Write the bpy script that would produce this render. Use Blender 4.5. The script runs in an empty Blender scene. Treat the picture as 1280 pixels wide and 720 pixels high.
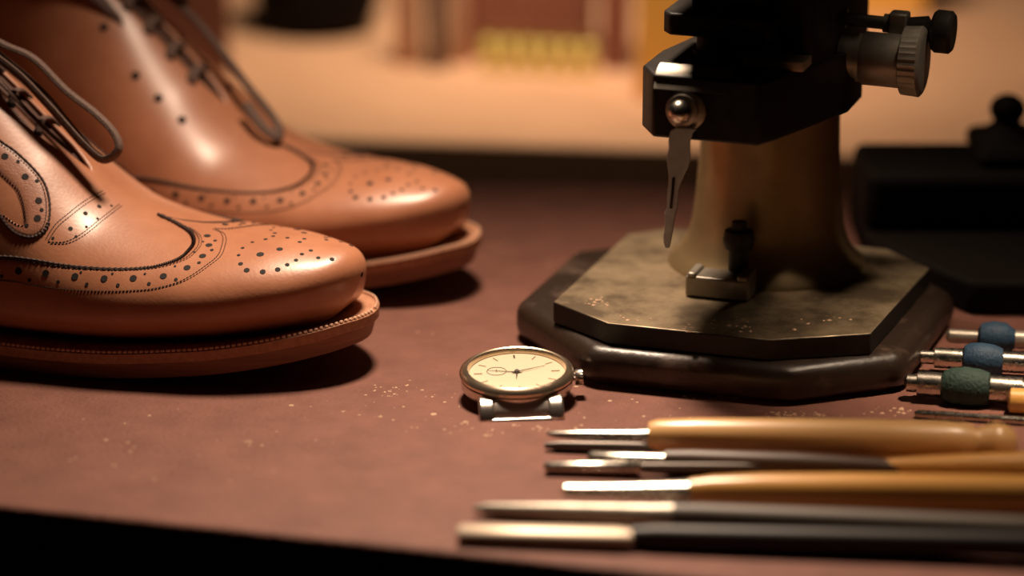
import bpy, bmesh, math, random
from mathutils import Vector, Matrix

# ------------------------------------------------------------ camera, world, lights
S = 0.001                                   # everything below is written in millimetres
scene = bpy.context.scene
COL = scene.collection
def R(a): return math.radians(a)

CAM = Vector((0, -855, 313)); PITCH = R(18.0); FPX = 3656.0
cd = bpy.data.cameras.new('camera'); cam = bpy.data.objects.new('camera', cd); COL.objects.link(cam)
cam.location = CAM * S; cam.rotation_euler = (R(90) - PITCH, 0, 0)
cd.sensor_width = 36; cd.lens = FPX / 1280 * 36
cd.clip_start = .05; cd.clip_end = 20
cd.dof.use_dof = True; cd.dof.focus_distance = .916; cd.dof.aperture_fstop = 4.0
scene.camera = cam
scene.view_settings.view_transform = 'Standard'; scene.view_settings.look = 'None'
scene.view_settings.exposure = 0.0; scene.view_settings.gamma = 1.0
scene.view_settings.use_curve_mapping = False

w = bpy.data.worlds.new('room_dimness'); scene.world = w; w.use_nodes = True
w.node_tree.nodes['Background'].inputs[0].default_value = (1, .62, .38, 1)
w.node_tree.nodes['Background'].inputs[1].default_value = 0.002

def area(name, loc, target, size, power, col, shape='DISK', spread=180):
    l = bpy.data.lights.new(name, 'AREA'); l.shape = shape; l.size = size * S; l.energy = power; l.color = col
    l.spread = R(spread)
    o = bpy.data.objects.new(name, l); COL.objects.link(o); o.location = Vector(loc) * S
    o.rotation_euler = (Vector(target) - Vector(loc)).to_track_quat('-Z', 'Y').to_euler()
    return o
area('bench_lamp_light', (-15, 138, 395), (8, -105, 0), 80, 1.03, (1, .76, .56), spread=92)
area('side_fill_light', (225, -10, 440), (164, -2, 50), 40, .06, (1, .76, .54), spread=23)  # unseen narrow fill, added to brighten the knob and rods
area('back_shelf_light', (10, 400, 430), (25, 590, -20), 160, .95, (1, .77, .58), spread=84)

# ------------------------------------------------------------ mesh helpers
class MB:
    def __init__(self): self.v = []; self.f = []; self.m = []; self.mi = 0
    def add(self, vs, fs, mi=None):
        n = len(self.v); self.v += [tuple(p) for p in vs]
        self.f += [tuple(i + n for i in f) for f in fs]; self.m += [self.mi if mi is None else mi] * len(fs)
    def grid(self, rows, closed=False, mi=None, flip=False):
        a = len(rows); b = len(rows[0]); vs = [p for r in rows for p in r]; fs = []
        for i in range(a - 1):
            for j in range(b if closed else b - 1):
                k = (j + 1) % b
                q = (i*b+j, i*b+k, (i+1)*b+k, (i+1)*b+j)
                fs.append(q[::-1] if flip else q)
        self.add(vs, fs, mi)
    def box(self, c, d, rz=0, mi=None, ry=0, rx=0):
        M = Matrix.Rotation(rz, 3, 'Z') @ Matrix.Rotation(ry, 3, 'Y') @ Matrix.Rotation(rx, 3, 'X')
        vs = [Vector(c) + M @ Vector((x*d[0]/2, y*d[1]/2, z*d[2]/2)) for x in (-1, 1) for y in (-1, 1) for z in (-1, 1)]
        self.add(vs, [(0,1,3,2), (4,6,7,5), (0,4,5,1), (2,3,7,6), (0,2,6,4), (1,5,7,3)], mi)
    def prism(self, poly, z0, z1, mi=None, side=None):
        n = len(poly)
        if side is not None:
            k = len(self.v); self.v += [(x, y, z0) for x, y in poly]+[(x, y, z1) for x, y in poly]
            self.f += [tuple(k+i for i in range(n))[::-1], tuple(k+i for i in range(n, 2*n))]+[(k+i, k+(i+1) % n, k+n+(i+1) % n, k+n+i) for i in range(n)]; self.m += [0, 0]+[side]*n; return
        vs = [(x, y, z0) for x, y in poly] + [(x, y, z1) for x, y in poly]
        self.add(vs, [tuple(range(n))[::-1], tuple(range(n, 2*n))] + [(i, (i+1) % n, n+(i+1) % n, n+i) for i in range(n)], mi)
    def lathe(self, p0, p1, prof, n=32, mi=None, flat=1.0):
        """prof: (distance along the axis from p0, radius)"""
        p0 = Vector(p0); a = (Vector(p1) - p0).normalized()
        u = a.cross(Vector((0, 0, 1)))
        if u.length < 1e-3: u = Vector((1, 0, 0))
        u.normalize(); v = u.cross(a)
        rows = [[p0 + a*t + (u*math.cos(2*math.pi*k/n)*r + v*math.sin(2*math.pi*k/n)*r*flat) for k in range(n)] for t, r in prof]
        self.grid(rows, closed=True, mi=mi, flip=True)
        m = len(self.v)
        self.add(rows[0], [tuple(range(n))], mi); self.add(rows[-1], [tuple(range(n))[::-1]], mi)
    def tube(self, pts, r, n=8, mi=None, closed=False, flat=None, up=None):
        pts = [Vector(p) for p in pts]; L = len(pts); rows = []; pu = None
        for i, p in enumerate(pts):
            if closed: t = pts[(i+1) % L] - pts[i-1]
            else: t = pts[min(i+1, L-1)] - pts[max(i-1, 0)]
            t.normalize()
            ref = Vector(up[i]) if up else (pu if pu else (Vector((0, 0, 1)) if abs(t.z) < .9 else Vector((1, 0, 0))))
            v = (ref - t*ref.dot(t)).normalized(); pu = v; u = t.cross(v)
            rr = r[i] if isinstance(r, (list, tuple)) else r; fl = flat if flat else 1
            rows.append([p + u*math.cos(2*math.pi*k/n)*rr + v*math.sin(2*math.pi*k/n)*rr*fl for k in range(n)])
        if closed: rows.append(rows[0])
        self.grid(rows, closed=True, mi=mi, flip=False)
        if not closed:
            self.add(rows[0], [tuple(range(n))[::-1]], mi); self.add(rows[-1], [tuple(range(n))], mi)
    def disc(self, p, nrm, r, n=10, mi=None, sx=1.0):
        nrm = Vector(nrm).normalized(); u = nrm.orthogonal().normalized(); v = nrm.cross(u)
        self.add([Vector(p) + u*math.cos(2*math.pi*k/n)*r*sx + v*math.sin(2*math.pi*k/n)*r for k in range(n)], [tuple(range(n))], mi)
    def ball(self, c, r, n=20, mi=None, sz=1.0):
        c = Vector(c)
        rows = [[c + Vector((math.cos(2*math.pi*k/n)*math.sin(a), math.sin(2*math.pi*k/n)*math.sin(a), math.cos(a)*sz))*r for k in range(n)]
                for a in [math.pi*i/(n//2) for i in range(n//2 + 1)]]
        self.grid(rows, closed=True, mi=mi, flip=False)
    def build(self, name, mats, parent=None, smooth=40, bevel=0, seg=2, recalc=True):
        me = bpy.data.meshes.new(name)
        me.from_pydata([(x*S, y*S, z*S) for x, y, z in self.v], [], self.f)
        if not isinstance(mats, (list, tuple)): mats = [mats]
        for m in mats: me.materials.append(m)
        for p, i in zip(me.polygons, self.m): p.material_index = i
        bm = bmesh.new(); bm.from_mesh(me)
        bmesh.ops.remove_doubles(bm, verts=bm.verts, dist=1e-6)
        if recalc: bmesh.ops.recalc_face_normals(bm, faces=bm.faces)
        bm.to_mesh(me); bm.free()
        me.polygons.foreach_set('use_smooth', [True]*len(me.polygons))
        me.set_sharp_from_angle(angle=R(smooth))
        o = bpy.data.objects.new(name, me); COL.objects.link(o)
        if bevel:
            b = o.modifiers.new('bevel', 'BEVEL'); b.width = bevel*S; b.segments = seg; b.limit_method = 'ANGLE'; b.angle_limit = R(35)
            b.harden_normals = False
        if parent: o.parent = parent
        return o
def tag(o, label=None, cat=None, group=None, kind=None):
    if label: o['label'] = label
    if cat: o['category'] = cat
    if group: o['group'] = group
    if kind: o['kind'] = kind
    return o
def thing(name, label, cat, loc=(0, 0, 0), rz=0, group=None):
    o = bpy.data.objects.new(name, None); COL.objects.link(o); o.empty_display_size = .01
    o.location = Vector(loc)*S; o.rotation_euler = (0, 0, rz); return tag(o, label, cat, group)

# ------------------------------------------------------------ materials
def mat(name, col, rough=.5, metal=0, coat=0, col2=None, scale=200, detail=6, lo=.35, hi=.65, bump=0, bscale=None, rough2=None, spec=.5, trans=0, stretch=None, ior=1.5):
    m = bpy.data.materials.new(name); m.use_nodes = True; nt = m.node_tree; b = nt.nodes['Principled BSDF']
    b.inputs['Base Color'].default_value = (*col, 1); b.inputs['Roughness'].default_value = rough; b.inputs['Metallic'].default_value = metal
    b.inputs['Coat Weight'].default_value = coat; b.inputs['Coat Roughness'].default_value = .25
    b.inputs['Specular IOR Level'].default_value = spec; b.inputs['Transmission Weight'].default_value = trans; b.inputs['IOR'].default_value = ior
    tc = nt.nodes.new('ShaderNodeTexCoord'); mp = nt.nodes.new('ShaderNodeMapping'); nt.links.new(tc.outputs['Object'], mp.inputs[0])
    if stretch: mp.inputs['Scale'].default_value = stretch
    if col2 or rough2 is not None:
        n = nt.nodes.new('ShaderNodeTexNoise'); n.inputs['Scale'].default_value = scale; n.inputs['Detail'].default_value = detail; n.inputs['Roughness'].default_value = .65
        nt.links.new(mp.outputs[0], n.inputs['Vector'])
        r = nt.nodes.new('ShaderNodeMapRange'); r.inputs['From Min'].default_value = lo; r.inputs['From Max'].default_value = hi
        nt.links.new(n.outputs['Fac'], r.inputs['Value'])
        if col2:
            x = nt.nodes.new('ShaderNodeMix'); x.data_type = 'RGBA'; x.inputs[6].default_value = (*col, 1); x.inputs[7].default_value = (*col2, 1)
            nt.links.new(r.outputs[0], x.inputs[0]); nt.links.new(x.outputs[2], b.inputs['Base Color'])
        if rough2 is not None:
            q = nt.nodes.new('ShaderNodeMapRange'); q.inputs['To Min'].default_value = rough; q.inputs['To Max'].default_value = rough2
            nt.links.new(r.outputs[0], q.inputs['Value']); nt.links.new(q.outputs[0], b.inputs['Roughness'])
    if bump:
        n = nt.nodes.new('ShaderNodeTexNoise'); n.inputs['Scale'].default_value = bscale or scale; n.inputs['Detail'].default_value = 5
        nt.links.new(mp.outputs[0], n.inputs['Vector'])
        bp = nt.nodes.new('ShaderNodeBump'); bp.inputs['Strength'].default_value = bump; bp.inputs['Distance'].default_value = .0006
        nt.links.new(n.outputs['Fac'], bp.inputs['Height']); nt.links.new(bp.outputs[0], b.inputs['Normal'])
    return m
M = {}
M['leather'] = mat('tan_leather', (.56, .235, .125), .40, coat=.25, col2=(.47, .185, .095), scale=60, bump=.10, bscale=900)
M['leather_band'] = mat('tan_leather_band', (.46, .195, .115), .46, coat=.12, col2=(.38, .15, .085), scale=300, bump=.25, bscale=1500)
M['lining'] = mat('dark_lining', (.05, .022, .014), .8)
M['hole'] = mat('punched_hole', (.012, .007, .006), .8)
M['gimp'] = mat('dark_gimped_edge', (.03, .016, .014), .7, col2=(.09, .045, .035), scale=900)
M['stitch'] = mat('dark_thread', (.06, .035, .03), .8)
M['welt'] = mat('welt_leather', (.55, .27, .15), .6, col2=(.40, .17, .09), scale=500, bump=.2)
M['sole'] = mat('sole_edge', (.34, .145, .075), .55, col2=(.20, .08, .045), scale=90, stretch=(.25, .25, 6), bump=.15)
M['welt_thread'] = mat('welt_thread', (.75, .45, .30), .7)
M['lace'] = mat('waxed_lace', (.09, .05, .038), .7, col2=(.20, .12, .09), scale=1600, bump=.6, bscale=2200)
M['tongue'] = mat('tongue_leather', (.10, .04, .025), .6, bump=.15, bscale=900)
M['desk'] = mat('desk_surface', (.24, .102, .074), .64, col2=(.165, .068, .049), scale=55, detail=9, lo=.3, hi=.7, bump=.8, bscale=620, spec=.26)
M['desk_edge'] = mat('desk_edge_wood', (.06, .025, .016), .6)
M['dark_iron'] = mat('black_japanned_iron', (.012, .010, .009), .45, col2=(.022, .017, .013), scale=120, bump=.15, bscale=500, spec=.25)
M['worn_iron'] = mat('worn_plate_iron', (.42, .32, .20), .36, metal=.45, col2=(.10, .07, .04), scale=42, detail=10, lo=.36, hi=.60, rough2=.55, bump=.15, bscale=300)
M['slab'] = mat('worn_slab', (.030, .018, .012), .36, col2=(.12, .075, .05), scale=60, detail=10, lo=.52, hi=.72, rough2=.6, bump=.35, bscale=260)
M['column'] = mat('old_painted_column', (.38, .27, .14), .32, metal=.55, col2=(.24, .165, .08), scale=30, rough2=.5, bump=.1)
M['steel'] = mat('polished_steel', (.62, .57, .50), .22, metal=1, col2=(.5, .45, .39), scale=300, rough2=.32)
M['dull_steel'] = mat('dull_steel', (.40, .36, .30), .42, metal=.65, col2=(.31, .275, .23), scale=200)
M['grey_steel'] = mat('grey_blade_steel', (.50, .58, .60), .5, metal=.2, col2=(.40, .46, .48), scale=250)
M['dark_steel'] = mat('dark_steel', (.10, .085, .075), .4, metal=.8)
M['boxwood'] = mat('boxwood_handle', (.80, .48, .20), .34, coat=.4, col2=(.70, .39, .14), scale=60, stretch=(.3, 3, 3))
M['amber_wood'] = mat('amber_wood_handle', (.78, .40, .10), .34, coat=.4, col2=(.66, .32, .07), scale=60, stretch=(.3, 3, 3))
M['black_handle'] = mat('black_handle', (.015, .011, .010), .5)
M['grey_handle'] = mat('grey_brown_handle', (.095, .073, .052), .5, col2=(.065, .048, .034), scale=60, stretch=(.3, 3, 3))
M['brown_handle'] = mat('dark_brown_handle', (.07, .035, .018), .45)
M['pale_blade'] = mat('pale_blade', (.62, .50, .38), .45, metal=.4)
M['green_rubber'] = mat('green_rubber', (.012, .035, .026), .7, col2=(.02, .05, .036), scale=300, bump=.8, bscale=900)
M['blue_rubber'] = mat('blue_rubber', (.008, .035, .075), .65, col2=(.012, .05, .10), scale=300, bump=.5, bscale=900)
M['brass'] = mat('aged_brass', (.42, .30, .13), .32, metal=.9, col2=(.28, .19, .08), scale=200)
M['case'] = mat('watch_case_steel', (.66, .61, .55), .24, metal=.9)
M['link'] = mat('watch_end_link', (.5, .45, .41), .38, metal=.6)
M['bezel'] = mat('watch_bezel_gold', (.74, .58, .42), .22, metal=.92)
M['dial'] = mat('cream_dial', (.80, .68, .48), .45)
M['ink'] = mat('dial_ink', (.05, .03, .02), .5)
M['bench'] = mat('pale_back_bench', (.62, .36, .20), .7, col2=(.55, .31, .17), scale=12)
M['floor'] = mat('dark_floor', (.03, .02, .015), .8, col2=(.02, .013, .01), scale=6)
M['wall'] = mat('dark_wall', (.16, .10, .06), .8, col2=(.13, .08, .05), scale=4)
M['yellow'] = mat('yellow_card', (.85, .45, .08), .6)
M['redbrown'] = mat('red_brown_wood', (.22, .075, .04), .6, col2=(.17, .055, .03), scale=30)
M['pot'] = mat('black_pot', (.006, .004, .003), .75, spec=.08)
M['olive'] = mat('olive_label', (.70, .62, .16), .55)
M['glassy'] = mat('tinted_vial', (.30, .19, .09), .25)
M['cap'] = mat('vial_cap', (.16, .09, .03), .5)
M['beige'] = mat('beige_tube', (.50, .28, .17), .6)
M['greyish'] = mat('grey_brown_tube', (.16, .10, .07), .5)
M['crumb'] = mat('pale_crumbs', (.60, .38, .25), .8)
def glass_mat():
    m = bpy.data.materials.new('watch_crystal'); m.use_nodes = True; nt = m.node_tree; nt.nodes.clear()
    o = nt.nodes.new('ShaderNodeOutputMaterial'); x = nt.nodes.new('ShaderNodeMixShader'); t = nt.nodes.new('ShaderNodeBsdfTransparent')
    g = nt.nodes.new('ShaderNodeBsdfGlossy'); g.inputs['Roughness'].default_value = .10; lw = nt.nodes.new('ShaderNodeLayerWeight'); pw = nt.nodes.new('ShaderNodeMath'); pw.operation = 'POWER'; pw.inputs[1].default_value = 3.5; nt.links.new(lw.outputs['Facing'], pw.inputs[0])
    f = nt.nodes.new('ShaderNodeMath'); f.operation = 'MULTIPLY_ADD'; f.inputs[1].default_value = .3; f.inputs[2].default_value = .025; nt.links.new(pw.outputs[0], f.inputs[0])
    nt.links.new(f.outputs[0], x.inputs[0]); nt.links.new(t.outputs[0], x.inputs[1]); nt.links.new(g.outputs[0], x.inputs[2]); nt.links.new(x.outputs[0], o.inputs[0])
    return m
M['crystal'] = glass_mat()

# ------------------------------------------------------------ setting
def struct(o): return tag(o, kind='structure')
b = MB(); b.box((0, 200, -760), (5000, 5000, 20)); struct(b.build('floor', M['floor']))
b = MB(); b.box((0, 1500, 250), (5000, 40, 2000)); struct(b.build('wall_back', M['wall']))

# workbench the shoes stand on: front edge runs down to the right, far edge nearly square to the view
b = MB(); b.prism([(-520, 6), (47, -140), (330, -213), (420, 222), (-60, 244), (-520, 268)], -24, 0)
desk = b.build('workbench_top', M['desk'], bevel=2.0, seg=3)
tag(desk, 'worn red-brown workbench top under the shoes, watch and hand tools', 'table')
for x, y in ((-470, 25), (290, -165), (380, 190), (-470, 230)):
    b = MB(); b.box((x, y, -387), (50, 50, 725.5)); b.build('leg', M['desk_edge'], desk, bevel=2)

# pale bench behind
bt = thing('back_bench', 'blurred pale tan bench top behind the workbench', 'table', (0, 620, -20))
b = MB(); b.prism([(-700, -155), (-94, -234), (62, -252), (700, -330), (700, 560), (-700, 560)], -22, 0); b.build('bench_top', M['bench'], bt, bevel=2)
for x, y in ((-660, -110), (660, -290), (660, 520), (-660, 520)):
    b = MB(); b.box((x, y, -376), (50, 50, 707)); b.build('leg', M['desk_edge'], bt, bevel=2)

# ------------------------------------------------------------ shoes
WT = [(0,26),(20,28.5),(45,33.5),(75,38.5),(105,39.5),(150,33),(190,28),(230,28),(262,26.5),(290,22)]
UT = [(0,15),(12,12),(30,14),(55,17.5),(80,25),(105,45),(130,66),(160,81),(185,86),(215,62),(250,56),(290,62)]
PT = [(0,1.0),(60,1.0),(110,1.15),(170,1.3),(200,.6),(290,.5)]
GAP = [(94,0),(97,1.6),(103,3.3),(130,4.8),(165,7),(190,14),(215,22),(250,22),(280,15),(290,0)]
SC = [(-52,160),(5,136),(11,124),(20,107),(24,95.5),(30,84.5),(35,72.5),(39,62.5),(45,56.5),(54.5,51.5),(66,51),(75,53),(84,58),(88,64),(90,70.5)]
SO = [(-52,160),(0,125),(11,106.5),(13.5,92.5),(17,79),(20.5,66),(24,56),(32.5,47.5),(45.5,43),(58,41),(73,43),(86.5,47.5),(90,52)]
ST = 9.0
def herm(tab, x):
    n = len(tab)
    if x <= tab[0][0]: return tab[0][1]
    if x >= tab[-1][0]: return tab[-1][1]
    for i in range(n-1):
        if x <= tab[i+1][0]: break
    def sl(k):
        if k <= 0: return (tab[1][1]-tab[0][1])/(tab[1][0]-tab[0][0])
        if k >= n-1: return (tab[-1][1]-tab[-2][1])/(tab[-1][0]-tab[-2][0])
        a = (tab[k][1]-tab[k-1][1])/(tab[k][0]-tab[k-1][0]); c = (tab[k+1][1]-tab[k][1])/(tab[k+1][0]-tab[k][0])
        return 0 if a*c <= 0 else 2*a*c/(a+c)
    x0, y0 = tab[i]; x1, y1 = tab[i+1]; h = x1-x0; t = (x-x0)/h
    return (2*t**3-3*t*t+1)*y0+(t**3-2*t*t+t)*h*sl(i)+(-2*t**3+3*t*t)*y1+(t**3-t*t)*h*sl(i+1)
def scf(a): return sum(herm(SC, min(90, a+d)) for d in (-4, -2, 0, 2, 4))/5 if a < 84 else herm(SC, a)*(a-84)/6+sum(herm(SC, min(90, a+d)) for d in (-4, -2, 0, 2, 4))/5*(90-a)/6
def nose(s, L): return 1.0 if s >= L else math.sqrt(max(0, 1-(1-max(s, 0)/L)**2))
def heelround(s): return 1.0 if s <= 255 else math.sqrt(max(0, 1-((min(s, 290)-255)/35)**2))
def W(s): return herm(WT, s)*nose(s, 42)*heelround(s)
def base(s):
    a = 10*(max(0, 1-s/100))**2; t = min(1, max(0, (s-115)/95)); return a+15*t*t*(3-2*t)
def sec(s, thd):
    th = R(thd); c = math.cos(th); n = math.sin(th); wd = W(s)*1.05; up = herm(UT, s)*nose(s, 27)
    p = herm(PT, s); y = wd*c if n < 0 else wd*math.copysign(abs(c)**p, c)
    z = base(s)+ST+12+(up*n if n >= 0 else -12*nose(s, 12)*min(1, -n/math.sin(R(50))))
    return y, z
def P3(s, thd, off=0.0):
    """point on the upper in shoe space: x forward, -y towards the first side"""
    y, z = sec(s, thd); p = Vector((-s, -y, z))
    if off == 0: return p
    return p + N3(s, thd)*off
def N3(s, thd):
    s = max(s, .4); e = .25
    def q(a, t): y, z = sec(a, t); return Vector((-a, -y, z))
    t = thd
    if abs(t) < 3: t = 3 if t >= 0 else -3
    if abs(t-180) < 3: t = 177 if t <= 180 else 183
    n = (q(s+e, t)-q(s-e, t)).cross(q(s, t+1.5)-q(s, t-1.5))
    if n.length < 1e-9: return Vector((1, 0, 0))
    n.normalize()
    c = Vector((-s, 0, base(s)+ST+12)) - Vector((20, 0, 0)) if s < 20 else Vector((-s, 0, base(s)+ST+8))
    if n.dot(q(s, t)-c) < 0: n = -n
    return n
def thmax(s):
    g = min(herm(GAP, s), .86*W(s)*1.05)
    if g <= 0.01: return 90.0
    lo, hi = 1.0, 90.0
    for _ in range(24):
        m = (lo+hi)/2
        if sec(s, m)[0] > g: lo = m
        else: hi = m
    return lo
def solesamples():
    a = [34*(1-math.cos(math.pi/2*i/14)) for i in range(15)]
    b_ = [34+221*(i/60) for i in range(1, 61)]
    c = [255+35*math.sin(math.pi/2*i/14) for i in range(1, 15)]
    return a+b_+c
def outline(off):
    ss = solesamples(); near = [Vector((-s, -W(s))) for s in ss]; far = [Vector((-s, W(s))) for s in ss[1:-1]][::-1]
    pts = near+far; n = len(pts); out = []
    for i in range(n):
        t = pts[(i+1) % n]-pts[i-1]; nn = Vector((-t.y, t.x)).normalized()
        if nn.dot(pts[i]-Vector((-min(max(-pts[i].x, 45), 245), 0))) < 0: nn = -nn
        out.append(pts[i]+nn*off)
    return out
def make_shoe(name, label, loc, rz, eyelets, lace_fn, group, ornate=True):
    t = thing(name, label, 'shoe', loc, rz, group)
    # ---- upper
    ss = [0.02]+[22*(i/26)**1.9 for i in range(1, 27)]+[22+i*1.35 for i in range(1, 199)]; ss = [s for s in ss if s < 289.4]+[289.9]
    b = MB()
    for side in (0, 1):
        rows = []
        for s in ss:
            tm = thmax(s); row = []
            for k in range(76):
                th = -90+(tm+90)*k/75
                row.append(P3(s, th if side == 0 else 180-th))
            rows.append(row)
        b.grid(rows, flip=(side == 1))
    o = b.build('upper', M['leather'], t, smooth=60, recalc=False)
    so = o.modifiers.new('thickness', 'SOLIDIFY'); so.thickness = .0009; so.offset = -1
    b = MB()
    L = [M['hole'], M['hole'], M['stitch']]
    # stitched leaf on the vamp, eyelet stays
    def dash(b, pts, off, r=.17, gap=1.15, ln=.75):
        P = [P3(s, th, off) for s, th in pts]; N = [N3(s, th) for s, th in pts]
        acc = 0; seglen = [(P[i+1]-P[i]).length for i in range(len(P)-1)]; tot = sum(seglen); d = 0
        def at(x):
            for i, l in enumerate(seglen):
                if x <= l or i == len(seglen)-1: return P[i].lerp(P[i+1], min(1, x/max(l, 1e-6))), N[i]
                x -= l
        while d+ln < tot:
            a, na = at(d); c, nc = at(d+ln)
            if (c-a).length > .05: b.tube([a, c], r, 5, mi=2, up=[na, na])
            d += gap
    def sm(pts, k=6):
        out = []
        for i in range(len(pts)-1):
            p0 = pts[max(i-1, 0)]; p1 = pts[i]; p2 = pts[i+1]; p3 = pts[min(i+2, len(pts)-1)]
            for j in range(k):
                u = j/k
                out.append(tuple(.5*((2*p1[q])+(-p0[q]+p2[q])*u+(2*p0[q]-5*p1[q]+4*p2[q]-p3[q])*u*u+(-p0[q]+3*p1[q]-3*p2[q]+p3[q])*u**3) for q in (0, 1)))
        return out+[pts[-1]]
    def both(pts): return (pts, [(s, 180-a) for s, a in pts])
    def hole(b, s, th, r, off): b.disc(P3(s, th, off), N3(s, th), r, 10, mi=1)
    for mir in (0, 1):
        b = MB()
        f = (lambda s, a: (s, a)) if mir == 0 else (lambda s, a: (s, 180-a))
        lo_ = sm([(93,36.5),(88,42),(84.5,53),(82.5,70),(82,84)]); up_ = sm([(93,37),(92,46),(90,57),(88,73),(87,84)])
        for off2 in ((0, 1.0) if ornate and not mir else ()):
            dash(b, [f(s-off2*.9, a) for s, a in lo_], .12, .13); dash(b, [f(s+off2*.9, a) for s, a in up_], .12, .13)
        for s, a, r in [(88.5,49.5,.75),(87.2,62.5,.8),(85.5,72,.75),(92,39.5,.5),(86,47.5,.5),(84.8,56,.5),(83.6,64.5,.5),(83.2,78,.5)][:8 if ornate and not mir else 0]: hole(b, *f(s, a), r, .14)
        if b.f: b.build('decorative_stitching', L, t, smooth=60, recalc=False)
        b = MB()
        stay = sm([(98,70),(110,66),(130,64),(160,66),(185,68)])
        hl = sm([(185,60),(175,40),(172,20),(176,0),(180,-20)])
        for o2 in (0, 2): dash(b, [f(s+o2, a) for s, a in hl], .12)
        b.build('heel_counter_seam', L, t, smooth=60, recalc=False)
    # ---- wing cap with its punching
    b = MB()
    for side in (0, 1):
        rows = []
        ths = [-90+180*k/90 for k in range(91)]
        for th in ths:
            sc = scf(th); row = []
            for j in range(49):
                s = max(.02, sc*(j/48)**1.7); off = .55*min(1, (48-j)/1.0+.0) if j > 47 else .55
                row.append(P3(s, th if side == 0 else 180-th, .55 if j < 48 else 0.0))
            rows.append(row)
        b.grid(rows, flip=(side == 1))
    for mir in (0, 1):
        f = (lambda s, a: (s, a)) if mir == 0 else (lambda s, a: (s, 180-a))
        for s, a in [(119,9),(109.5,13),(100,17),(91,21),(81.5,25),(72,28),(63,31.5),(54,35.5),(48,44.5),(45.6,57),(46.5,69),(50,79.5)]: hole(b, *f(s, a), 1.15, .68)
        for s, a in [(114,9.5),(105.5,12.6),(96,14.8),(86.5,18.7),(77,21.8),(67,24.8),(57.5,28.2),(49.6,33),(45.2,50),(44.2,64),(46,75)]: hole(b, *f(s, a), .62, .68)
        for s, a in [(60,36),(70,32.5),(80,28.6),(52,45),(49,60),(49.3,72)]: hole(b, *f(s, a), .42, .68)
        for s, a, r in [(28,61.5,1.25),(23.5,70,1.05),(34.5,60,.6),(35.2,69,.6),(34,77.5,.6),(31,83.5,.7),(32,50,.8),(29,42.5,.95),(24,40,.95),(20,42.5,.9),(18,49,.75),(16.3,56,.7),(15.9,66,.7),(14.3,74,.7),(10.5,62,.7),(6.5,60,.8),(30,90,.7),(25,90,.7),(20,86,.7)]:
            if mir and a > 86: continue
            hole(b, *f(s, a), r, .66)
        so_ = [(herm(SO, a), a) for a in [2+88*i/70 for i in range(71)]]
        dash(b, [f(s, a) for s, a in so_], .62, .15); dash(b, [f(s-1.1, a) for s, a in so_], .62, .13)
        si = [(scf(a), a) for a in [6+80*i/80 for i in range(81)]]
        dash(b, [f(s-1.5, a) for s, a in si], .62, .13); dash(b, [f(s-2.4, a) for s, a in si], .62, .12)
    b.build('wing_cap', [M['leather'], M['hole'], M['stitch']], t, smooth=60, recalc=False)
    b = MB()
    for side in (0, 1):
        pts = []; up = []; rr = []; n = 330
        for i in range(n):
            a = 3+87*i/(n-1); s = scf(a); aa = a if side == 0 else 180-a
            pts.append(P3(s+.35, aa, .35)); up.append(N3(s, aa))
            k = .62 if a < 42 else (.50 if a < 56 else .45+.25*min(1, (a-56)/25)); rr.append(k*(.78+.42*(i % 3 == 0))*(1 if side == 0 or a < 50 else max(.35, 1-(a-50)/30)))
        b.tube(pts, rr, 7, up=up)
    b.build('pinked_edge', M['gimp'], t, smooth=30)
    # ---- quarter band with holes
    b = MB(); bb = []
    qo = sm([(190,72),(160,64),(135,61),(122,59.5),(116.5,59.5),(111.5,61),(105.5,61),(100.5,59),(97,53.5),(95,46),(95.2,39.5),(98,33.8),(102.5,31.5),(106.5,32.5),(109.5,34.5)], 7)
    qi = sm([(190,62),(160,54),(135,51),(122,48.5),(116,48),(113,47.7),(110,47.4),(107.5,47),(105.5,45),(104,43),(102.6,40.5),(101.5,38.2),(101.8,36.2),(104,35.2),(108.5,35.4)], 7)
    for side in ((0, 1) if ornate else ()):
        g = (lambda a: a) if side == 0 else (lambda a: 180-a)
        rows = []
        for (s0, a0), (s1, a1) in zip(qo, qi):
            rows.append([P3(s0+(s1-s0)*k/6, g(a0+(a1-a0)*k/6), .5 if 0 < k < 6 else .05) for k in range(7)])
        b.grid(rows, flip=(side == 1))
        for s, a in [(180,64),(170,62),(160,59),(150,58),(140,57),(131,56),(122.5,54.5),(113.5,55.5),(106,54.8),(99.8,50),(98.2,42.8)]: hole(b, s, g(a), 1.15, .62)
        for s, a in [(126,58),(118,57.5),(109.6,58),(102.6,57),(98,47.3),(100.5,37)]: hole(b, s, g(a), .65, .62)
        dash(b, [(s, g(a)) for s, a in [(s0*.88+s1*.12, a0*.88+a1*.12) for (s0, a0), (s1, a1) in zip(qo, qi)]], .58, .13)
        dash(b, [(s, g(a)) for s, a in [(s0*.12+s1*.88, a0*.12+a1*.88) for (s0, a0), (s1, a1) in zip(qo, qi)]], .58, .13)
        pts = [P3(s, g(a), .25) for s, a in qo]; up = [N3(s, g(a)) for s, a in qo]
        bb.append((pts, up))
    if ornate: b.build('quarter_band', [M['leather_band'], M['hole'], M['stitch']], t, smooth=60, recalc=False)
    b = MB()
    for pts, up in bb: b.tube(pts, [(.36 if i < 65 else .62)*(.8+.4*(i % 2)) for i in range(len(pts))], 7, up=up)
    if ornate: b.build('band_edge', M['gimp'], t, smooth=30)
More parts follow.
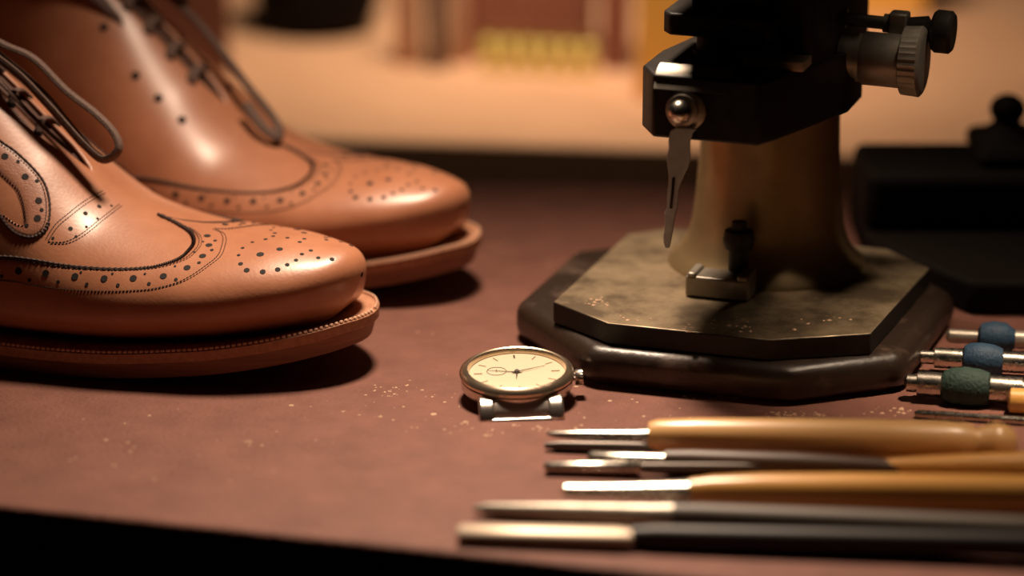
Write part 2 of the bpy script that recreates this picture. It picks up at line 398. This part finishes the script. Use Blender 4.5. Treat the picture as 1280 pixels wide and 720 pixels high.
    # ---- sole stack
    def slab(name, off0, off1, z0, z1, m, srange=(0, 290), bevel=.5):
        b = MB(); o0 = outline(off0); o1 = outline(off1)
        bot = [(p.x, p.y, base(min(max(-p.x, 0), 290))+z0) for p in o0]; top = [(p.x, p.y, base(min(max(-p.x, 0), 290))+z1) for p in o1]
        n = len(bot); rows = [bot, top]
        b.grid(rows, closed=True)
        ss = solesamples(); k = len(ss)
        for ring in (bot, top):      # caps: strips across the width
            near = ring[:k]; far = [ring[0]]+ring[k:][::-1]+[ring[k-1]]
            b.grid([[p, q] for p, q in zip(near, far)])
        return b.build(name, m, t, smooth=50, bevel=bevel)
    slab('outsole', 2.2, 3.7, 0, 5.6, M['sole'])
    slab('welt', 4.6, 4.6, 5.6, ST, M['welt'], bevel=.6)
    b = MB(); o0 = outline(3.8); n = len(o0)
    P = [Vector((p.x, p.y, base(min(max(-p.x, 0), 290))+ST+.1)) for p in o0]+[Vector((o0[0].x, o0[0].y, base(0)+ST+.1))]
    d = 0.0; 
    cum = [0]
    for i in range(n): cum.append(cum[-1]+(P[i+1]-P[i]).length)
    i = 0
    while d < cum[-1]-2:
        while cum[i+1] < d: i += 1
        p = P[i].lerp(P[i+1], (d-cum[i])/(cum[i+1]-cum[i])); tt = (P[i+1]-P[i]).normalized(); q = p+tt*1.15
        if -p.x < 215: b.tube([p, p+tt*.25+Vector((0, 0, .28)), p+tt*.9+Vector((0, 0, .28)), q], [.3, .55, .55, .3], 6)
        d += 1.75
    b.build('welt_stitching', M['welt_thread'], t)
    # heel
    b = MB(); idx = [s for s in solesamples() if s >= 222]
    near = [(-s, -(W(s)+3)) for s in idx]; far = [(-s, W(s)+3) for s in idx[:-1]][::-1]
    hp = near+[(-293, 0)]+far
    n = len(hp); vs = [(x, y, 0) for x, y in hp]+[(x, y, base(-max(x, -290))-.1) for x, y in hp]
    b.add(vs, [tuple(range(n))[::-1], tuple(range(n, 2*n))]+[(i, (i+1) % n, n+(i+1) % n, n+i) for i in range(n)])
    b.build('heel', M['sole'], t, bevel=.6)
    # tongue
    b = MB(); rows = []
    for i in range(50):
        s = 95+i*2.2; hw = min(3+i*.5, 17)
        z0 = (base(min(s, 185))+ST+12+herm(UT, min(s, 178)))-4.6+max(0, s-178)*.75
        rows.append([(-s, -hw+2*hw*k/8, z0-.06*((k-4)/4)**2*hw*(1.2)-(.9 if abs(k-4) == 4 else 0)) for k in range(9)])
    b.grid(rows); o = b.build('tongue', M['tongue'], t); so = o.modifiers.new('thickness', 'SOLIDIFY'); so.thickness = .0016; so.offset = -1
    # eyelets
    for s, th in eyelets:
        for a in (th, 180-max(th, 74)):
            b = MB(); p = P3(s, a, .25); nn = N3(s, a); u = nn.orthogonal().normalized(); v = nn.cross(u)
            b.tube([p+(u*math.cos(2*math.pi*k/14)+v*math.sin(2*math.pi*k/14))*1.25 for k in range(14)], .3, 6, closed=True, mi=0)
            b.disc(p, nn, 1.2, 12, mi=0); b.build('eyelet', M['hole'], t)
    lace_fn(t)
    return t
def spline(pts, k=6):
    pts = [Vector(p) for p in pts]; out = []
    for i in range(len(pts)-1):
        p0 = pts[max(i-1, 0)]; p1 = pts[i]; p2 = pts[i+1]; p3 = pts[min(i+2, len(pts)-1)]
        for j in range(k):
            u = j/k; out.append(.5*((2*p1)+(-p0+p2)*u+(2*p0-5*p1+4*p2-p3)*u*u+(-p0+3*p1-3*p2+p3)*u**3))
    return out+[pts[-1]]
def sl(l): return [(-s, -y, z) for s, y, z in l]
def near_laces(t):
    b = MB()
    for s in (109.5, 119, 128.5, 138, 147.5, 157):
        y0, z0 = sec(s, 79); 
        b.tube(spline([(-s, -y0, z0), (-s-.8, -y0*.6, z0+2.4), (-s-1.5, 0, z0+3.0), (-s-.8, y0*.6, z0+2.4), (-s, y0, z0)]), 1.25, 8, flat=.55)
    b.build('crossed_laces', M['lace'], t)
    b = MB()
    loop = [(150,2,112),(140,2,105.5),(125.3,1,96.5),(113.9,-1,91.5),(102.8,-1,82),(91.5,0,75.2),(84.6,1,69.5),(82.4,3,64.8),(87,5,61.6),(93.6,5,65.8),(100,5,72),(106,5,78),(115.7,4.5,86.5),(126,4,93),(140,4,102)]
    b.tube(spline(sl(loop)), 1.7, 8, flat=.6)
    b.build('lace_loop', M['lace'], t)
    b = MB()
    b.tube(spline(sl([(138,2,101),(126,1,93),(116,0,85.5),(108,1,79.5),(100,2,71.5),(93,3,65),(88.5,3.4,62)])), 1.2, 8, flat=.6)
    b.tube(spline(sl([(142,6,100.5),(131,7,92.5),(120,7.5,83.5),(112,7,75.5),(104,6,68),(98,4.5,62.8)])), .95, 8, flat=.6)
    b.build('lace_end', M['lace'], t)
def far_laces(t):
    b = MB()
    for s in (104, 113, 122, 131, 140, 149):
        y0, z0 = sec(s, 78)
        b.tube(spline([(-s, -y0, z0-.3), (-s-.8, -y0*.6, z0+2.2), (-s-1.5, 0, z0+3.0), (-s-2.5, y0*.6, z0+2.2), (-s-3, y0, z0)]), 2.1, 8, flat=.7)
    b.build('crossed_laces', M['lace'], t)
    b = MB()
    b.tube(spline(sl([(150,-3,110),(138,-6,103),(126,-10,92),(112,-11,81),(100,-9,71),(90,-7,62),(80,-5,54),(74,-2,49.5),(72,2,47),(77,3,49.8),(86,0,56.5)])), 2.1, 8, flat=.6)
    b.build('lace_loop', M['lace'], t)
    b = MB()
    b.tube(spline(sl([(150,3,113),(140,-2,110),(128,-6,103),(120,-9,95),(118,-13,88),(124,-15,88),(132,-13,95)])), 2.2, 8, flat=.6)
    b.build('lace_end', M['lace'], t)
make_shoe('dress_shoe', 'tan wingtip brogue nearest the camera, at the left edge, its toe beside the watch', (-48, 27, 0), R(-20),
          [(109.5,79),(119,79),(128.5,79),(138,79),(147.5,79),(157,79)], near_laces, 'pair of tan brogues')
make_shoe('dress_shoe', 'blurred tan wingtip brogue standing behind the nearer shoe', (-17, 104, 0), R(-27),
          [(99,57),(108.5,56.5),(118,56),(134,61),(146,63)], far_laces, 'pair of tan brogues', ornate=False)

# ------------------------------------------------------------ bench machine
mc = thing('bench_machine', 'black cast-iron bench machine with silver knob and hanging grey key-shaped blade', 'machine', (62, 50, 0), R(-19))
b = MB(); b.prism([(-60,-15),(-23,-52),(42,-50),(73,-25),(75,45),(55,66),(-35,66),(-60,48)], 0, 12.5); b.build('base_slab', M['slab'], mc, bevel=5, seg=6, smooth=60)
b = MB(); b.prism([(-41,-31),(-18,-46),(34,-45),(62,-29),(66,44),(48,60),(-28,60),(-40,48)], 12.6, 19.6, side=1); b.build('bed_plate', [M['worn_iron'], M['dark_iron']], mc, bevel=.5, seg=2)  # side faces use black iron, painting in the shade on them
# column: round, flared at the foot
b = MB(); prof = [(0,33),(1.5,32.5),(4,29.5),(8,27),(14,25.2),(24,24),(40,23),(60,22.5),(100,22.5),(135,23),(150,24)]
b.lathe((13, 33, 19.6), (13, 33, 300), prof, 64); b.build('column', M['column'], mc, smooth=60)
# clamp on the plate
b = MB(); b.box((8, -7, 23.2), (21, 11, 7)); b.box((16.5, -7, 27.2), (4, 11, 2)); b.box((-.5, -7, 27), (3, 11, 1.6)); b.build('clamp_block', M['dull_steel'], mc, bevel=.7)
b = MB(); b.lathe((12, -1, 26), (12, -1, 60), [(0,3.2),(8,3.2),(8.2,4.6),(11,5.2),(14,4.6),(14.5,2.6),(17,2.4)], 20); b.build('clamp_screw', M['dark_iron'], mc)
# head
b = MB(); b.prism([(-13,-28),(-6.5,-39),(27,-39),(31,-30),(44,10),(44,30),(-6,30),(-13,-8)], 79, 99)
b.build('head_block', M['dark_iron'], mc, bevel=1.0, seg=3)
b = MB(); b.add([(-6,-40.2,94.8),(17,-40.2,94.8),(18.5,-37.5,99.5),(17,-33,101.3),(-6,-33,101.3),(-6,-37.5,99.6),(-6,-33,97),(17,-33,97)], [(0,1,2,5),(5,2,3,4),(0,5,4,6),(1,7,3,2),(0,6,7,1),(3,7,6,4)])
b.build('worn_ledge', M['dull_steel'], mc)
b = MB(); b.lathe((5, -9, 99), (5, -9, 150), [(0,7),(2,7),(2.2,6),(9,6)], 24); b.build('neck', M['dark_iron'], mc)
b = MB(); b.prism([(-9.5,-18),(-6.5,-22),(25,-22),(27,-18),(27,8),(-9.5,8)], 107.4, 114.4); b.build('upper_plate', M['dark_iron'], mc, bevel=.8)
b = MB(); b.prism([(-1,-17),(21,-17),(23,-12),(23,6),(-1,6)], 114.5, 136); b.build('plate_riser', M['dark_iron'], mc, bevel=.8)
b = MB(); b.box((27, -17, 100.6), (19, 11, 3), mi=0); b.build('gauge_plate', M['pale_blade'], mc, bevel=.4)
b = MB(); b.prism([(24,-14),(36,-12),(40,0),(40,56),(-10,56),(-12,24),(22,0)], 82, 190); b.prism([(-12,-30),(36,-30),(40,0),(40,56),(-12,56)], 132, 195); b.build('head_casting', M['dark_iron'], mc, bevel=2.5, seg=3)  # upper block is out of view, added to shade the bed plate
# side knob
ax0 = Vector((35, 14, 96.5)); ax1 = ax0+Vector((1, 0, -.02))
b = MB(); b.lathe(ax0, ax1, [(-1,11),(2.6,11.2),(4,10.4),(4.2,7)], 40); b.build('flange', M['dull_steel'], mc)
b = MB(); b.lathe(ax0, ax1, [(3.8,6.6),(10.6,6.6),(10.7,7.8),(12.2,7.8),(12.3,6.6)], 36); b.build('collar', M['dull_steel'], mc)
b = MB(); b.lathe(ax0, ax1, [(12,8.0),(12.6,8.5),(24.5,8.5),(25,8.0)], 40); b.build('barrel', M['dull_steel'], mc)
b = MB(); n = 72; rows = []
for tt, rr, kn in [(24.6,8.6,0),(25.2,10.6,1),(30.8,11,1),(31.6,10.2,0),(31.9,9.4,0),(32,.1,0)]:
    rows.append([ax0+Vector((tt, math.cos(2*math.pi*k/n)*(rr+(.28*kn if k % 2 else 0)), math.sin(2*math.pi*k/n)*(rr+(.28*kn if k % 2 else 0)))) for k in range(n)])
b.grid(rows, closed=True); b.build('knurled_wheel', M['dull_steel'], mc, smooth=35)
# upper rod with small knob
r0 = Vector((39, 20, 107)); r1 = r0+Vector((1, 0, -.03))
b = MB(); b.lathe(r0, r1, [(-2,3.4),(1,3.4),(1.2,2.1),(13,2.1),(13.2,3),(15,3)], 20); b.build('rod', M['dull_steel'], mc)
b = MB(); b.box(r0+Vector((18,0,-4)), (6, 7, 15)); b.build('rod_block', M['dull_steel'], mc, bevel=.8)
b = MB(); b.lathe(r0+Vector((21,0,-1.5)), r1+Vector((21,0,-1.5)), [(0,3.5),(6,4.5),(7,3),(8,6),(9,6.8),(13.5,6.8),(14.5,5.8)], 24); b.build('rod_knob', M['dark_iron'], mc)
# pivot screw, washers, blade
sx, sz = 3.4, 88.8
b = MB(); b.lathe((sx+.8, -38.8, sz-.2), (sx+.8, -60, sz-.2), [(0,6.3),(1.2,6.3),(1.5,5.9)], 32); b.lathe((sx, -40.4, sz), (sx, -60, sz), [(0,5.0),(.9,5.0),(1.1,4.6)], 32); b.build('washer', M['dull_steel'], mc)
b = MB(); b.lathe((sx-.3, -41.6, sz-.2), (sx-.3, -60, sz-.2), [(0,3.7),(1.2,3.7),(2.6,3.1),(3.5,2.0),(3.9,.8),(4,.05)], 28); b.build('pivot_screw', M['steel'], mc)
prof = [(-5.2,-1.3,5.0),(-6.5,-3.3,3.6),(-9.5,-3.9,2.9),(-12,-3.7,2.9),(-15,-4.3,3.0),(-17.5,-4.0,2.5),(-20,-3.7,1.3),(-22.5,-3.5,.2),(-25,-3.9,-.4),(-28,-4.0,-.6),(-31,-3.9,-.8),(-32.5,-4.7,-1.2),(-35,-4.5,-1.7),(-38,-4.6,-2.0),(-40,-5.0,-2.4),(-42,-4.9,-2.7),(-44,-4.3,-3.1)]
b = MB(); rows = []
for dz, x0, x1 in prof: rows.append([(sx+x0, -42.2, sz+dz), (sx+x1, -42.2, sz+dz), (sx+x1, -40.9, sz+dz), (sx+x0, -40.9, sz+dz)])
b.grid(rows, closed=True); b.add(rows[0], [(0,1,2,3)]); b.add(rows[-1], [(3,2,1,0)])
b.tube([(sx-1.9, -42.4, sz-21), (sx-2.2, -42.4, sz-26), (sx-2.6, -42.4, sz-31)], .5, 6, mi=1)
b.build('key_blade', [M['grey_steel'], M['dark_iron']], mc, bevel=.3)

# dark vise behind at the right
vz = thing('bench_vise', 'black blurred bench vise with a finial knob behind the machine at right', 'vise', (187, 158, 0), 0)
b = MB(); b.prism([(-62,-28),(-47,-56),(-33,-80),(120,-86),(120,30),(-62,30)], 0, 12); b.build('foot', M['pot'], vz, bevel=2)  # black foot spread wide to stand in for shadow on the desk
b = MB(); b.prism([(-62,-22),(118,-22),(118,24),(-62,24)], 12, 33); b.prism([(-22,-16),(116,-16),(116,20),(-22,20)], 33, 41); b.build('body', M['pot'], vz, bevel=4, seg=3)
b = MB(); b.lathe((-10, 0, 40), (-10, 0, 90), [(0,13),(3,10),(6,5.4),(7,4.6),(8.5,5.8),(11,6.6),(14,5.6),(16,3),(16.6,.1)], 28); b.build('finial_knob', M['pot'], vz)
b = MB(); b.box((42, 0, 44), (40, 30, 9)); b.build('jaw', M['pot'], vz, bevel=3)

# ------------------------------------------------------------ watch
wt = thing('wristwatch', 'round steel wristwatch head without strap, cream dial, lying face up on the bench', 'watch', (1.6, -1.0, 0.2), R(4))
wt.rotation_euler = (R(4.5), R(-1), R(4))
Zb = 2.0
b = MB(); b.lathe((0,0,0), (0,0,1), [(Zb-1.0,9),(Zb-.6,13.2),(Zb,15.2),(Zb+.8,16.6),(Zb+2.0,17.3),(Zb+4.6,17.4),(Zb+5.2,17.0),(Zb+5.3,14.5)], 96); b.build('case', M['case'], wt, smooth=30)
b = MB(); prf = [(5.2,17.0),(5.5,17.7),(6.3,17.9),(7.0,17.5),(7.6,16.6),(7.9,15.9),(7.7,15.3),(6.8,14.9),(5.4,14.9)]
rows = [[(math.cos(2*math.pi*k/96)*r, math.sin(2*math.pi*k/96)*r, Zb+z) for k in range(96)] for z, r in prf]+[[(math.cos(2*math.pi*k/96)*17, math.sin(2*math.pi*k/96)*17, Zb+5.2) for k in range(96)]]
b.grid(rows, closed=True); b.build('bezel', M['bezel'], wt, smooth=30)
dl = MB(); dl.lathe((0,0,0), (0,0,1), [(Zb+5.4,14.85),(Zb+6.0,14.85)], 96); dob = dl.build('dial', M['dial'], wt)
b = MB()
for k in range(12):
    a = R(30*k); c = (math.sin(a)*12.0, math.cos(a)*12.0, Zb+6.08)
    b.box(c, (.3 if k % 3 else .55, 2.6, .12), rz=-a)
b.build('hour_markers', M['bezel'], dob)
b = MB(); ring = [(math.cos(2*math.pi*k/32)*3.0-6.2, math.sin(2*math.pi*k/32)*3.0+1.5, Zb+6.08) for k in range(32)]; b.tube(ring, .09, 4, closed=True); b.box((-6.2, 1.9, Zb+6.1), (.25, 1.9, .1)); b.build('subdial', M['ink'], dob)
for ang, ln, wd in ((186, 5.6, .9), (68, 9.8, .42), (-78, 9.2, .35)):
    b = MB(); a = R(ang); b.add([(math.sin(a)*-1.6+math.cos(a)*wd/2, math.cos(a)*-1.6-math.sin(a)*wd/2, Zb+6.35), (math.sin(a)*-1.6-math.cos(a)*wd/2, math.cos(a)*-1.6+math.sin(a)*wd/2, Zb+6.35), (math.sin(a)*ln, math.cos(a)*ln, Zb+6.35)], [(0,1,2)])
    o = b.build('hand', M['ink'], dob); so = o.modifiers.new('thickness', 'SOLIDIFY'); so.thickness = .00015
b = MB(); b.lathe((0,0,0), (0,0,1), [(Zb+6.2,.9),(Zb+6.7,.8)], 16); b.build('centre_pin', M['ink'], dob)
b = MB(); rows = [[(math.cos(2*math.pi*k/64)*r, math.sin(2*math.pi*k/64)*r, Zb+z) for k in range(64)] for z, r in [(7.2,14.8),(7.6,14.8),(7.95,13.2),(8.2,10),(8.35,6),(8.4,.01)]]
b.grid(rows, closed=True); rows2 = [[(x, y, z-.7) for x, y, z in r] for r in rows]; b.grid(rows2, closed=True, flip=True); b.grid([rows[0], rows2[0]], closed=True)
b.build('crystal', M['crystal'], wt)
for sx_, sy_ in ((-1,-1),(1,-1),(-1,1),(1,1)):
    b = MB(); x = sx_*10.6
    pr = [(13.0*sy_, Zb+4.6), (16.8*sy_, Zb+4.3), (20.0*sy_, Zb+2.4), (21.4*sy_, Zb-.6), (20.6*sy_, Zb-1.9), (19.2*sy_, Zb-1.6), (17.0*sy_, Zb+.2), (13.0*sy_, Zb+.6)]
    n = len(pr); vs = [(x-2.4, y, z) for y, z in pr]+[(x+2.4, y, z) for y, z in pr]
    b.add(vs, [tuple(range(n)), tuple(range(n, 2*n))[::-1]]+[(i, (i+1) % n, n+(i+1) % n, n+i) for i in range(n)])
    b.build('lug', M['case'], wt, bevel=.9, seg=3)
for sy_ in (-1, 1):
    b = MB(); pr = [(13*sy_, Zb+4.2), (17.3*sy_, Zb+3.9), (19.3*sy_, Zb+2.2), (20.0*sy_, Zb+.2), (19.0*sy_, Zb-1.4), (13*sy_, Zb-.4)]; n = len(pr)
    b.add([(-8.3, y, z) for y, z in pr]+[(8.3, y, z) for y, z in pr], [tuple(range(n)), tuple(range(n, 2*n))[::-1]]+[(i, (i+1) % n, n+(i+1) % n, n+i) for i in range(n)]); b.build('end_link', M['link'], wt, bevel=.5, seg=3)
    b = MB(); b.lathe((-10.4, 20.6*sy_, Zb-.9), (10.4, 20.6*sy_, Zb-.9), [(0,.7),(1,.7),(1.1,1.15),(19.6,1.15),(19.7,.7),(20.8,.7)], 14); b.build('spring_bar', M['case'], wt)
b = MB(); n = 40
rows = [[(tt, math.cos(2*math.pi*k/n)*(r+(.12 if k % 2 else 0)), Zb+3.6+math.sin(2*math.pi*k/n)*(r+(.12 if k % 2 else 0))) for k in range(n)] for tt, r in [(16.9,1.0),(18.0,1.0),(18.05,2.1),(18.4,2.4),(20.3,2.4),(20.7,2.0),(20.9,.05)]]
b.grid(rows, closed=True); b.build('crown', M['case'], wt)

# ------------------------------------------------------------ hand tools in front
def tool(name, label, cat, p0, p1, parts, group=None):
    """p0, p1 axis start and a second point; parts: (name, material, profile, flat) along the axis"""
    p0 = Vector(p0); p1 = Vector(p1); d = p1-p0; L = d.length
    t = thing(name, label, cat, (p0.x, p0.y, 0), math.atan2(d.y, d.x), group)
    dz = (p1.z-p0.z)/math.hypot(d.x, d.y)
    for nm, m, prof, flat in parts:
        b = MB(); b.lathe((0, 0, p0.z), (1, 0, p0.z+dz), prof, 32, flat=flat); b.build(nm, M[m], t, smooth=45)
    return t
G = 'hand tools at the front'
tool('carving_gouge', 'boxwood-handled gouge lying behind the other tools, round knob at its handle end', 'tool', (10.2,-43,3.6), (136.6,-60,6.8),
     [('shaft', 'steel', [(0,.4),(2,1.2),(10,1.9),(20,2.3),(27,2.6),(31,3.3)], .8),
      ('handle', 'boxwood', [(30.6,4.4),(33,5.2),(45,5.9),(70,6.4),(95,6.7),(118,6.6),(124,6.0),(126,4.9),(127,4.8),(129,6.0),(132,6.7),(135,5.8),(137,4.2),(138,1)], 1)], G)
tool('needle_file', 'thin dark grey file lying tight against the boxwood gouge', 'tool', (9.7,-47.2,1.6), (60,-51.6,2.2),
     [('blade', 'dark_steel', [(0,.8),(4,1.5),(20,1.7),(36,1.7)], 1), ('handle', 'dull_steel', [(36,2.0),(38,2.5),(58,2.3),(62,1.8),(90,1.5)], 1)], G)
tool('brown_handled_chisel', 'chisel with a bright wide tip and dark brown handle between the two light wooden handles', 'tool', (22.1,-59,2.6), (94.5,-70.3,3.6),
     [('blade', 'steel', [(0,1.2),(1,2.0),(12,2.2),(22,2.6),(23,2.8)], .8), ('handle', 'brown_handle', [(22.6,3.0),(30,3.5),(60,4.0),(84,3.4),(90,2.5)], 1)], G)
tool('amber_handled_pick', 'slim pick with a bright ferrule, its yellow wooden handle showing at the right edge', 'tool', (9.3,-65.4,2.0), (146.9,-74.5,5.0),
     [('blade', 'steel', [(0,1.2),(1,2.0),(14,2.2),(27,2.5),(28,1.6)], .8), ('shank', 'dark_steel', [(28,1.4),(66,1.4),(92,1.8)], 1), ('handle', 'amber_wood', [(90,1.8),(100,2.9),(120,4.2),(142,5.2),(146,5.4),(150,3.5)], 1)], G)
tool('amber_handled_chisel', 'chisel with long amber wooden handle and pale flat blade in front of the gouge', 'tool', (14.2,-88.6,4.0), (142.9,-97.5,6.0),
     [('blade', 'steel', [(0,1.2),(.8,2.4),(12,2.6),(26,3.4),(36,4.0)], .8), ('handle', 'amber_wood', [(35.5,3.6),(42,4.6),(56,5.4),(80,5.8),(120,5.8),(160,5.2),(170,3)], 1)], G)
tool('grey_handled_awl', 'blurred long tool with tapered steel shaft and grey-brown handle, second from the front', 'tool', (-10.8,-97.5,2.2), (140.2,-120,4.6),
     [('shaft', 'dull_steel', [(0,.7),(4,1.7),(24,2.6),(50,3.4),(56,3.9)], 1), ('handle', 'grey_handle', [(55.6,3.8),(64,4.1),(100,4.3),(150,4.3),(175,3.6),(178,2)], 1)], G)
tool('black_handled_scraper', 'blurred scraper with pale flat blade and black handle, frontmost of the tools', 'tool', (-14.9,-115.5,2.6), (138,-129,4.5),
     [('blade', 'pale_blade', [(0,2.6),(1,3.8),(20,4.1),(44,4.1),(48,3.2)], .5), ('handle', 'black_handle', [(47.6,2.5),(54,3.2),(100,3.4),(160,3.4),(175,2.6)], 1)], G)

# ------------------------------------------------------------ steel rods with rubber wheels, at right
def rod(label, p0, ang, parts, name='polishing_mandrel', group='rubber-wheeled mandrels beside the machine'):
    t = thing(name, label, 'tool', (p0[0], p0[1], 0), R(ang), group)
    for nm, m, prof in parts:
        b = MB(); b.lathe((0, 0, p0[2]), (1, 0, p0[2]), prof, 28); b.build(nm, M[m], t, smooth=40)
rod('thin plain steel rod in front of the green-wheeled mandrel', (122.6,-19.5,1.3), -11, [('shank', 'steel', [(0,.8),(1,1.3),(70,1.3)])], 'steel_rod', 'bits and rods beside the machine')
rod('steel mandrel with dark green rubber wheel', (121.4,-2.6,5.3), -12.6, [('shank', 'steel', [(0,1.6),(1,2.8),(4,2.8),(4.2,3.9),(11.5,3.9),(12,3.2),(26,3.2),(26.5,4.3),(36,4.3),(36.2,3.6),(60,3.6)]),
    ('rubber_wheel', 'green_rubber', [(11.6,3.0),(12,4.4),(14,5.6),(18.5,6.3),(23,5.9),(26,5.0),(26.6,3.2)])])
rod('steel mandrel with blue rubber wheel', (129,22,5.2), -11, [('shank', 'steel', [(0,1.2),(1,2.2),(5,2.2),(5.3,3.3),(14,3.3),(14.2,2.8),(26,2.8),(26.3,3.4),(60,3.4)]),
    ('rubber_wheel', 'blue_rubber', [(14.1,2.6),(14.5,4.4),(16.6,5.4),(20,5.7),(24,5.2),(26.4,4.2),(26.9,2.8)])])
rod('mandrel with dark blue rubber wheel, farthest back of the row', (141,43,5.0), -10, [('shank', 'dull_steel', [(0,1.2),(1,2.2),(16,2.2),(16.3,3),(60,3)]),
    ('rubber_wheel', 'blue_rubber', [(10,2.4),(11,4.6),(15,5.6),(19,5.2),(22,3)])])
rod('short orange-brown wooden end beside the green-wheeled mandrel', (151.5,-16,4.4), -12, [('shaft', 'amber_wood', [(0,2.4),(.8,3.8),(30,4.4),(60,4)])], 'wooden_pick', 'bits and rods beside the machine')

# ------------------------------------------------------------ things on the back bench
ZB = -20
def bottle(x, y, r, h, m, label, name, group=None, cap='cap', neck=.6):
    t = thing(name, label, name.replace('_', ' ').split(' ')[-1], (x, y, ZB), 0, group)
    b = MB(); b.lathe((0,0,0), (0,0,1), [(0,r*.92),(1,r),(h*.72,r),(h*.8,r*neck),(h*.88,r*neck)], 20); b.build('body', M[m], t)
    b = MB(); b.lathe((0,0,0), (0,0,1), [(h*.87,r*neck*1.25),(h,r*neck*1.25)], 20); b.build('lid', M[cap], t)
for k in range(6):
    x = -11+k*9.4*1.0; y = 504-k*2
    names = ['leftmost', 'second from left', 'third from left', 'third from right', 'second from right', 'rightmost']
    bottle(x, y, 3.6, 21, 'olive', 'blurred olive-yellow vial, %s of the row in front of the brown box' % names[k], 'small_vial', 'olive vials on the back bench')
def bx(name, label, cat, c, d, m, rz=0, lid=None):
    t = thing(name, label, cat, (c[0], c[1], ZB), R(rz))
    b = MB(); b.box((0,0,d[2]/2), d); b.build('body', M[m], t, bevel=1.2)
    b = MB(); b.box((0,0,d[2]+1.6), (d[0]+2, d[1]+2, 3)); b.build('lid', M[lid or m], t, bevel=.8)
bx('wooden_box', 'blurred red-brown box behind the row of olive vials', 'box', (9, 545, 0), (62, 36, 60), 'redbrown', -5)
bx('storage_box', 'narrow red-brown box between the vials and the yellow box', 'box', (50, 520, 0), (13, 30, 75), 'redbrown', -5)
bx('card_box', 'bright yellow card box standing on the back bench behind the machine head', 'box', (76, 470, 0), (34, 40, 90), 'yellow', -6)
bx('card_box', 'yellow card box at the top right behind the rod knob', 'box', (185, 640, 0), (60, 30, 60), 'yellow', -6)
bx('leather_block', 'dark red-brown block standing at the far left behind the shoe laces', 'block', (-175, 505, 0), (80, 90, 70), 'redbrown', 6)
pt = thing('round_pot', 'black round pot at the top centre-left of the back bench', 'pot', (-98, 590, ZB))
b = MB(); b.lathe((0,0,0), (0,0,1), [(0,22),(4,27),(14,31),(34,33),(52,32),(56,33),(58,33),(58,30),(20,29)], 40); b.build('body', M['pot'], pt)
b = MB(); b.lathe((0,0,0), (0,0,1), [(58.2,33),(61,33),(66,20),(70,6),(78,6)], 32); b.build('lid', M['pot'], pt)
bottle(-50, 520, 6, 80, 'beige', 'tall beige tube left of the grey-brown tube on the back bench', 'upright_tube', 'tubes on the back bench', 'beige', .9)
bottle(-36, 512, 5.5, 80, 'greyish', 'grey-brown tube standing between two beige tubes', 'upright_tube', 'tubes on the back bench', 'greyish', .9)
bottle(-25, 520, 4.5, 80, 'beige', 'tall beige tube right of the grey-brown tube on the back bench', 'upright_tube', 'tubes on the back bench', 'beige', .9)

# ------------------------------------------------------------ crumbs on the bench
random.seed(5); b = MB()
def crumb(x, y, r, z=0):
    n = 5; a0 = random.random()*6.28
    ring = [(x+math.cos(a0+2*math.pi*k/n)*r*random.uniform(.5, 1.3), y+math.sin(a0+2*math.pi*k/n)*r*random.uniform(.5, 1.3)) for k in range(n)]
    h = r*random.uniform(.25, .6)
    b.add([(p[0], p[1], z+.02) for p in ring]+[(x, y, z+h)], [(i, (i+1) % n, n) for i in range(n)]+[tuple(range(n))[::-1]])
spots = [(-8,-30,18,5,16),(-38,4,16,7,26),(92,-17,14,4,50),(60,-5,40,6,12),(118,-14,8,5,24),(-20,-10,50,24,70),(40,-28,60,12,30),(-90,-40,60,25,40),(0,120,80,60,20)]
for cx, cy, sx2, sy2, n in spots:
    for _ in range(n):
        x = random.gauss(cx, sx2*.5); y = random.gauss(cy, sy2*.5)
        crumb(x, y, abs(random.gauss(.32, .26))+.12)
tag(b.build('bench_crumbs', M['crumb'], smooth=10), 'pale dust and leather crumbs scattered over the workbench', 'crumbs', kind='stuff')
b = MB()
for cx, cy, z, sx2, sy2, n in ((27, 33, 19.65, 5, 4, 26), (42, 15, 19.65, 10, 4, 14), (66, 8, 19.65, 18, 8, 30), (96, 16, 19.65, 12, 6, 16), (70, -8.5, 12.55, 0, 0, 0)):
    for _ in range(n): crumb(random.gauss(cx, sx2*.5), max(random.gauss(cy, sy2*.5), 4+max(0, (55-cx))*.2), abs(random.gauss(.35, .3))+.12, z)
tag(b.build('metal_filings', M['crumb'], smooth=10), 'pale filings and dust lying on the flat bed plate of the machine', 'filings', kind='stuff')
